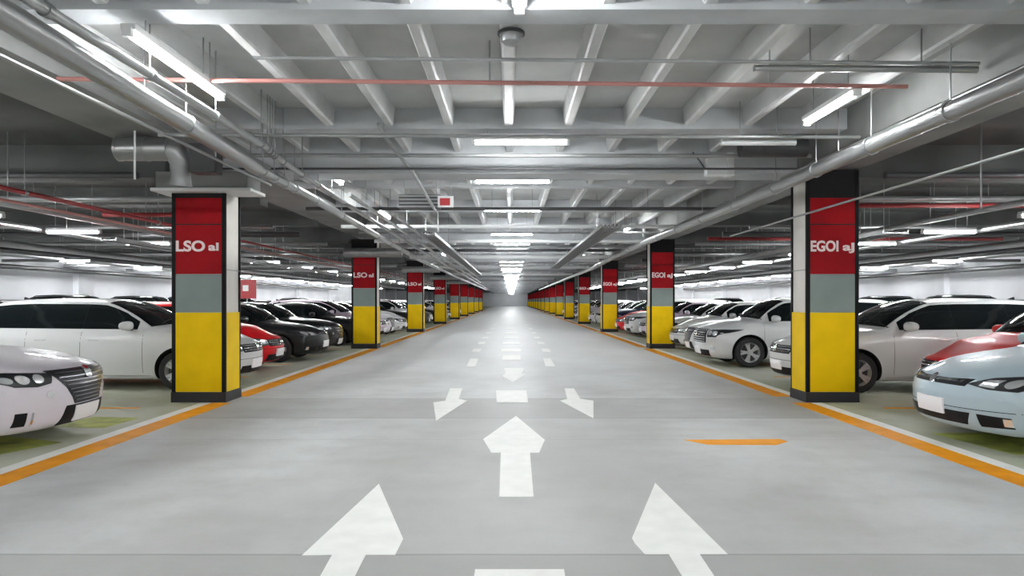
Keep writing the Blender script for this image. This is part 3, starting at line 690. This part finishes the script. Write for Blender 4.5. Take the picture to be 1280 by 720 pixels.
def build_car(name, P, pm, label, cat='car'):
    c = Car(P); L, W, H, nh, belt = P['L'], P['W'], P['H'], P['nose'], P['belt']
    root = empty(name, (0, 0, 0), label, cat)
    body = c.mesh_body(root, pm)
    c.grid('windscreen', c.ic+1.12, c.ir0-.10, 7.12, M['glass'], root)
    c.grid('rear_window', c.ir1+.25, c.irb-.18, 7.25, M['glass'], root, 8, 10)
    # side windows
    a = P['cowl']+P.get('apil', .38); b = P.get('sideend', P['rbase']-.35); nb = P.get('panes', 2)
    cuts = P.get('cuts') or [a+(b-a)*i/nb for i in range(nb+1)]
    for sy in (-1, 1):
        for i in range(len(cuts)-1): c.pane(cuts[i]+(.003 if i else 0), cuts[i+1]-.003, sy, root)
        for dx in cuts[1:-1]:
            zt_ = c.zr_at(dx)-.035; c.poly('door_pillar', [(dx-.03, belt+.06), (dx+.03, belt+.06), (dx+.03, zt_), (dx-.03, zt_)], M['trim'], root, 'side', .003, xside=sy)
        bx = [cuts[0]-.12]+cuts[1:-1][:2]; 
        if len(bx) < 3: bx.append(cuts[-1])
        for dx in bx:
            lo = .30; hi = belt+.0
            c.poly('door_seam', [(dx-.003, lo), (dx+.003, lo), (dx+.003, hi), (dx-.003, hi)], M['trim'], root, 'side', .0008, step=.06, xside=sy)
        c.poly('sill_trim', [(P['oh']+P['R']+.12, .19), (P['oh']+P['WB']-P['R']-.12, .19), (P['oh']+P['WB']-P['R']-.12, .255), (P['oh']+P['R']+.12, .255)], M['trim'], root, 'side', .004, step=.12, xside=sy)
        for dx in (cuts[1]-.22, cuts[min(2, len(cuts)-1)]-.25):
            h, n = c.cast((L/2-dx, sy*3, belt-.13), (0, -sy, 0))
            MB().box(h.x-.09, h.x+.09, h.y-.014, h.y+.014+0*sy, h.z-.014, h.z+.014, bev=.01).build('door_handle', pm, root, smooth=True)
        # mirror
        mx = L/2-cuts[0]-.10; h, n = c.cast((mx, sy*3, belt+.03), (0, -sy, 0)); my = h.y+sy*.15
        mb = MB(); bm = bmesh.new(); bmesh.ops.create_icosphere(bm, subdivisions=3, radius=1)
        for v in bm.verts:
            x, y, z = v.co; f = lambda t, p: math.copysign(abs(t)**p, t)
            v.co = Vector((mx+f(x, .8)*.075+(-.02*y*sy), my+f(y, .75)*.125, belt+.10+f(z, .75)*.075*(1-.15*y*sy)))
        mb.bm(bm); mir_o = mb.build('wing_mirror', pm, root, smooth=True)
        MB().box(mx-.04, mx+.03, *sorted((h.y-sy*.02, my-sy*.04)), belt+.02, belt+.06, bev=.01).build('mirror_arm', M['trim'], mir_o)
    # hood seam on the nose and number plate
    fr = P['front']; zs = nh-.075
    pz = P.get('plate_z', .34)
    def pl(): c.poly('number_plate', rect(P.get('plate_y', 0), pz, .44, .155), M['plate'], root, 'front', .022, depth=.03)
    def two(nm, pts, mt, off=.006, lab=None, par=root, **k):
        return [c.poly(nm, pts, mt, par, 'front', off, lab, **k), c.poly(nm, mir(pts), mt, par, 'front', off, lab, **k)]
    if fr == 'spindle':
        prof = [(.43, .24), (.50, .27), (.60, .34), (.70, .43), (.79, .50)]
        prof = [(z+nh-.83, w_) for z, w_ in prof]
        pts = [(w_, z) for z, w_ in prof]; pts = pts+mir(pts)
        gr = c.poly('grille', pts, M['lampdark'], root, 'front', .006)
        for i in range(8):
            z = prof[0][0]+.035+i*.041; hw = halfw(prof, z)-.02
            c.poly('grille_bar', [(-hw, z-.006), (hw, z-.006), (hw, z+.006), (-hw, z+.006)], M['darkchrome'], gr, 'front', .018, step=.05)
        c.poly('emblem', circ(0, nh-.10, .062), M['chrome'], root, 'front', .028, 'round chrome badge')
        hs = [(.46, nh-.065), (.50, nh-.16), (.62, nh-.185), (.78, nh-.17), (.872, nh-.10), (.865, nh-.04), (.75, nh-.035)]
        for o, hs_, q in zip(two('headlight', hs, M['lampdark'], .008), (hs, mir(hs)), (1, -1)):
            for yy in (.60, .71, .80): c.poly('reflector', circ(q*yy, nh-.108-.0*(yy), .042 if yy < .75 else .03), M['reflector'], o, 'front', .014, step=.02)
        c.poly('lower_intake', [(-.40, .23), (.40, .23), (.34, .42), (-.34, .42)], M['trim'], root, 'front', .008)
        two('fog_lamp', rect(.74, .34, .08, .13), M['trim'], .006); two('fog_trim', rect(.66, .335, .015, .13), M['chrome'], .012)
        two('sensor_cap', circ(.52, nh-.27, .035), M['chrome'], .01)
    elif fr == 'sleek':
        c.poly('grille', [(-.40, nh-.115), (.40, nh-.115), (.44, nh-.04), (.2, nh-.055), (-.2, nh-.055), (-.44, nh-.04)], M['trim'], root, 'front', .005)
        c.poly('grille_bar', [(-.36, nh-.085), (.36, nh-.085), (.38, nh-.065), (-.38, nh-.065)], M['chrome'], root, 'front', .016)
        c.poly('emblem', circ(0, nh-.078, .045), M['chrome'], root, 'front', .026, 'round chrome badge')
        hs = [(.42, nh-.09), (.60, nh-.125), (.78, nh-.13), (.845, nh-.07), (.83, nh+.0), (.72, nh+.012), (.56, nh-.02)]
        for o, q in zip(two('headlight', hs, M['lampdark'], .008), (1, -1)):
            c.poly('reflector', [(q*y, z) for y, z in ((.52, nh-.10), (.64, nh-.112), (.66, nh-.035), (.56, nh-.045))][::q], M['reflector'], o, 'front', .014, step=.02)
            c.poly('reflector', circ(q*.725, nh-.065, .042), M['reflector'], o, 'front', .014, step=.02)
        c.poly('lower_intake', [(-.42, .27), (.42, .27), (.46, .39), (-.46, .39)], M['trim'], root, 'front', .005)
        two('fog_lamp', [(.54, .27), (.76, .28), (.76, .38), (.52, .39)], M['trim'], .005); two('fog_trim', rect(.735, .335, .05, .07), M['reflector'], .012)
        c.poly('bumper_seam', [(-.85, .425), (.85, .425), (.85, .432), (-.85, .432)], M['trim'], root, 'front', .001)
    elif fr == 'family':
        gr = c.poly('grille', [(-.42, nh-.20), (.42, nh-.20), (.50, nh-.06), (-.50, nh-.06)], M['trim'], root, 'front', .005)
        for i in range(3): c.poly('grille_bar', rect(0, nh-.165+i*.038, .84+i*.03, .013), M['chrome'], gr, 'front', .016)
        c.poly('emblem', circ(0, nh-.125, .055), M['chrome'], root, 'front', .028, 'round chrome badge')
        hs = [(.47, nh-.06), (.45, nh-.17), (.62, nh-.19), (.80, nh-.15), (.865, nh-.04), (.82, nh+.005), (.64, nh-.02)]
        for o, q in zip(two('headlight', hs, M['chrome'], .008), (1, -1)):
            for yy in (.57, .71): c.poly('reflector', circ(q*yy, nh-.098, .048), M['lampdark' if yy > .6 else 'reflector'], o, 'front', .014, step=.02)
            c.poly('indicator', rect(q*.82, nh-.07, .04, .06), M['amber'], o, 'front', .012, step=.02)
        c.poly('lower_intake', [(-.50, .24), (.50, .24), (.46, .37), (-.46, .37)], M['trim'], root, 'front', .005)
        two('fog_lamp', circ(.70, .33, .055), M['reflector'], .01)
        c.poly('bumper_seam', [(-.85, .485), (.85, .485), (.85, .492), (-.85, .492)], M['trim'], root, 'front', .001)
    elif fr == 'box':
        gr = c.poly('grille', [(-.50, nh-.36), (.50, nh-.36), (.52, nh-.05), (-.52, nh-.05)], M['trim'], root, 'front', .006)
        for i in range(6): c.poly('grille_bar', rect(0, nh-.33+i*.05, .96, .018), M['chrome'], gr, 'front', .018)
        c.poly('emblem', circ(0, nh-.16, .06), M['chrome'], root, 'front', .03, 'round chrome badge')
        hs = [(.55, nh-.06), (.55, nh-.23), (.80, nh-.22), (.87, nh-.05)]
        for o, q in zip(two('headlight', hs, M['lampdark'], .008), (1, -1)):
            for yy in (.63, .75): c.poly('reflector', circ(q*yy, nh-.14, .05), M['reflector'], o, 'front', .014, step=.02)
        c.poly('lower_intake', [(-.60, .24), (.60, .24), (.60, .38), (-.60, .38)], M['trim'], root, 'front', .006)
        two('fog_lamp', circ(.72, .42, .05), M['reflector'], .01)
    pl()
    # bonnet shut line on the nose, rear lamps, rear plate
    two('tail_lamp', [(.52, P['deck']-.32), (.84, P['deck']-.30), (.86, P['deck']-.14), (.56, P['deck']-.15)], M['signred'], .006) if False else None
    for q in (1, -1):
        pts = [(q*.50, P['deck']-.33), (q*.84, P['deck']-.31), (q*.85, P['deck']-.17), (q*.55, P['deck']-.16)]
        c.poly('tail_lamp', pts[::q], M['signred'], root, 'rear', .006)
    c.poly('rear_plate', rect(0, .55, .44, .14), M['plate'], root, 'rear', .012)
    # wipers
    for y0 in (-.45, .15):
        p = []
        for t in (0, .35, .7, 1):
            yy = y0+t*.62; h, n, _, _ = c.bvh.ray_cast(Vector((L/2-P['cowl']-.12-.07*t, yy, 3)), Vector((0, 0, -1))); p.append(h+Vector((0, 0, .018)))
        MB().tube(p, .008, 6).build('wiper', M['trim'], root)
    if P.get('rails'):
        for sy in (-1, 1):
            pts = []
            for dx, dz in ((P['roof0']+.25, .0), (P['roof0']+.35, .045), ((P['roof0']+P['roof1'])/2, .05), (P['roof1']-.25, .045), (P['roof1']-.15, .0)):
                h, n, _, _ = c.bvh.ray_cast(Vector((L/2-dx, sy*.60*W, 3)), Vector((0, 0, -1))); pts.append(h+Vector((0, 0, dz)))
            MB().tube(pts, .014, 8).build('roof_rail', M['trim'], root, smooth=True)
    else:
        h, n, _, _ = c.bvh.ray_cast(Vector((L/2-P['roof1']+.15, 0, 3)), Vector((0, 0, -1)))
        mb = MB(); mb.add([(h.x+.10, -.012, h.z-.01), (h.x+.10, .012, h.z-.01), (h.x-.08, .025, h.z-.01), (h.x-.08, -.025, h.z-.01), (h.x-.08, 0, h.z+.06), (h.x-.04, 0, h.z+.05)],
                          [(0, 1, 2, 3), (0, 1, 5), (1, 2, 4, 5), (2, 3, 4), (3, 0, 5, 4)]); mb.build('antenna_fin', M['trim'], root)
    wheel_parts(c, root)
    return root
SEDAN_A = dict(L=4.85, W=.92, H=1.46, nose=.83, cowl=1.38, cowlH=1.02, roof0=2.18, roof1=3.45, rbase=4.15, deck=1.06, belt=.97, oh=.98, WB=2.8, R=.335, front='spindle', plate_z=.33, apil=.34, sideend=3.98)
SEDAN_B = dict(L=4.55, W=.89, H=1.44, nose=.76, cowl=1.30, cowlH=.99, roof0=2.08, roof1=3.25, rbase=3.95, deck=1.03, belt=.95, oh=.95, WB=2.65, R=.32, front='sleek', plate_z=.42, plate_y=-.03, apil=.34, sideend=3.78)
HATCH = dict(L=4.15, W=.87, H=1.48, nose=.74, cowl=1.12, cowlH=1.04, roof0=1.85, roof1=3.45, rbase=3.9, deck=1.0, belt=.97, oh=.85, WB=2.5, R=.31, front='family', plate_z=.40, apil=.34, sideend=3.6)
WAGON = dict(L=4.80, W=.91, H=1.54, nose=.80, cowl=1.36, cowlH=1.06, roof0=2.30, roof1=4.25, rbase=4.65, deck=1.05, belt=.985, oh=1.0, WB=2.83, R=.33, front='family', plate_z=.40, apil=.34, sideend=4.45, panes=3)
VAN = dict(L=4.75, W=.90, H=1.56, nose=.90, cowl=1.05, cowlH=1.08, roof0=1.80, roof1=4.3, rbase=4.62, deck=1.1, belt=1.0, oh=.95, WB=2.8, R=.34, front='box', plate_z=.36, apil=.34, sideend=4.4, panes=3, bow=.26)
SUV = dict(L=4.65, W=.92, H=1.72, nose=1.0, cowl=1.25, cowlH=1.18, roof0=1.95, roof1=3.95, rbase=4.45, deck=1.15, belt=1.12, oh=.92, WB=2.68, R=.36, front='box', plate_z=.48, apil=.34, sideend=4.2, panes=3, rails=1, bow=.3)
PROTO = {}
TN = {'a': ('sedan', SEDAN_A), 'b': ('saloon', SEDAN_B), 'h': ('hatchback', HATCH), 'w': ('minivan', WAGON), 'v': ('van', VAN), 's': ('SUV', SUV)}
KEEP = {'body', 'windscreen', 'rear_window', 'side_window', 'headlight', 'grille', 'lower_intake', 'number_plate', 'wheel', 'wing_mirror', 'roof_rail'}
USED = set()
def car(t, color, noseX, y, side, label, far=False, yaw=0, group=None):
    kind, P = TN[t]
    if t not in PROTO:
        PROTO[t] = build_car('parked_car', P, PAINT['white'], label)
        c = PROTO[t]; PROTO[t] = c
    src = PROTO[t]
    if t not in USED: USED.add(t); c = src
    else:
        c = src.copy(); COL.objects.link(c)
        for ch in src.children:
            b = ch.name.split('.')[0]
            if far and b not in KEEP: continue
            d_ = ch.copy(); COL.objects.link(d_); d_.parent = c
            if not far or b == 'wheel':
                for g2 in ch.children:
                    e = g2.copy(); COL.objects.link(e); e.parent = d_
    for ch in c.children:
        if ch.name.split('.')[0] in ('body', 'wing_mirror', 'door_handle'):
            ch.material_slots[0].link = 'OBJECT'; ch.material_slots[0].material = PAINT[color]
    L = P['L']; a_ = math.radians(yaw)
    if side == 'left': c.rotation_euler = (0, 0, a_); c.location = (-noseX-L/2*math.cos(a_), y-L/2*math.sin(a_), 0)
    else: c.rotation_euler = (0, 0, math.pi); c.location = (noseX+L/2, y, 0)
    c['label'] = label; c['category'] = 'car'
    if group: c['group'] = group
    return c
# near cars
car('a', 'silver', 4.57, 7.35, 'left', 'silver sedan with wide slatted grille, cut by the left edge, nearest on the left', yaw=5)
car('w', 'white', 4.55, 12.2, 'left', 'white minivan just behind the nearest left pillar, side on')
car('h', 'red', 5.0, 14.75, 'left', 'red hatchback between the white minivan and the black sedan, left row')
car('b', 'black', 4.72, 17.4, 'left', 'black sedan next past the red hatchback in the left row')
car('a', 'black', 5.0, 20.0, 'left', 'black sedan right before the second left pillar')
car('b', 'blue-grey', 4.45, 7.2, 'right', 'pale blue-grey sedan with slim headlights, cut by the right edge')
car('h', 'red', 5.74, 9.22, 'right', 'red hatchback just behind the pale blue-grey sedan, right row')
car('w', 'white', 4.62, 11.9, 'right', 'white minivan seen behind the nearest right pillar')
car('v', 'white', 4.40, 16.1, 'right', 'white van with its front wheel in view left of the nearest right pillar')
car('a', 'white', 4.75, 18.4, 'right', 'white sedan farther back beside the white van, right row')
car('h', 'white', 4.85, 20.62, 'right', 'white hatchback just before the second right pillar')
seqs = {'left': [('black', 'b'), ('pale pink', 'w'), ('silver', 'a'), ('white', 'h'), ('black', 'a'), ('white', 'v'), ('dark grey', 'w'), ('white', 'b')],
        'right': [('white', 'b'), ('pale pink', 'h'), ('white', 'v'), ('red', 'h'), ('dark blue', 'w'), ('white', 'w'), ('white', 'a'), ('silver', 'b')]}
for side in ('left', 'right'):
    q = 0
    for k in range(1, 6):
        for j in range(4):
            col_, t = seqs[side][q % 8]; q += 1
            y = COLY0+BAY*k+CD+1.55+2.52*j
            car(t, col_, 4.75+.3*random.random(), y, side, '%s %s, %s car past the %s %s pillar' % (col_, TN[t][0], ORD[j], ORD[k], side), far=k > 1, group='cars parked along the %s bays' % side)
    q = 0
    for i, y in enumerate((16.5, 19.2, 21.9, 24.8, 27.5, 30.4, 33, 38.5, 44, 50, 57)):
        t, col_ = (('s', 'black'), ('s', 'black'), ('s', 'dark grey'), ('w', 'black'), ('s', 'black'), ('w', 'white'))[i % 6]
        if side == 'right': col_ = {'dark grey': 'white'}.get(col_, col_)
        car(t, col_, 15.1+.3*random.random(), y, side, '%s %s in the back row by the %s wall, %s from the camera' % (col_, TN[t][0], side, ORD[i]), far=True, group='back row cars by the %s wall' % side)
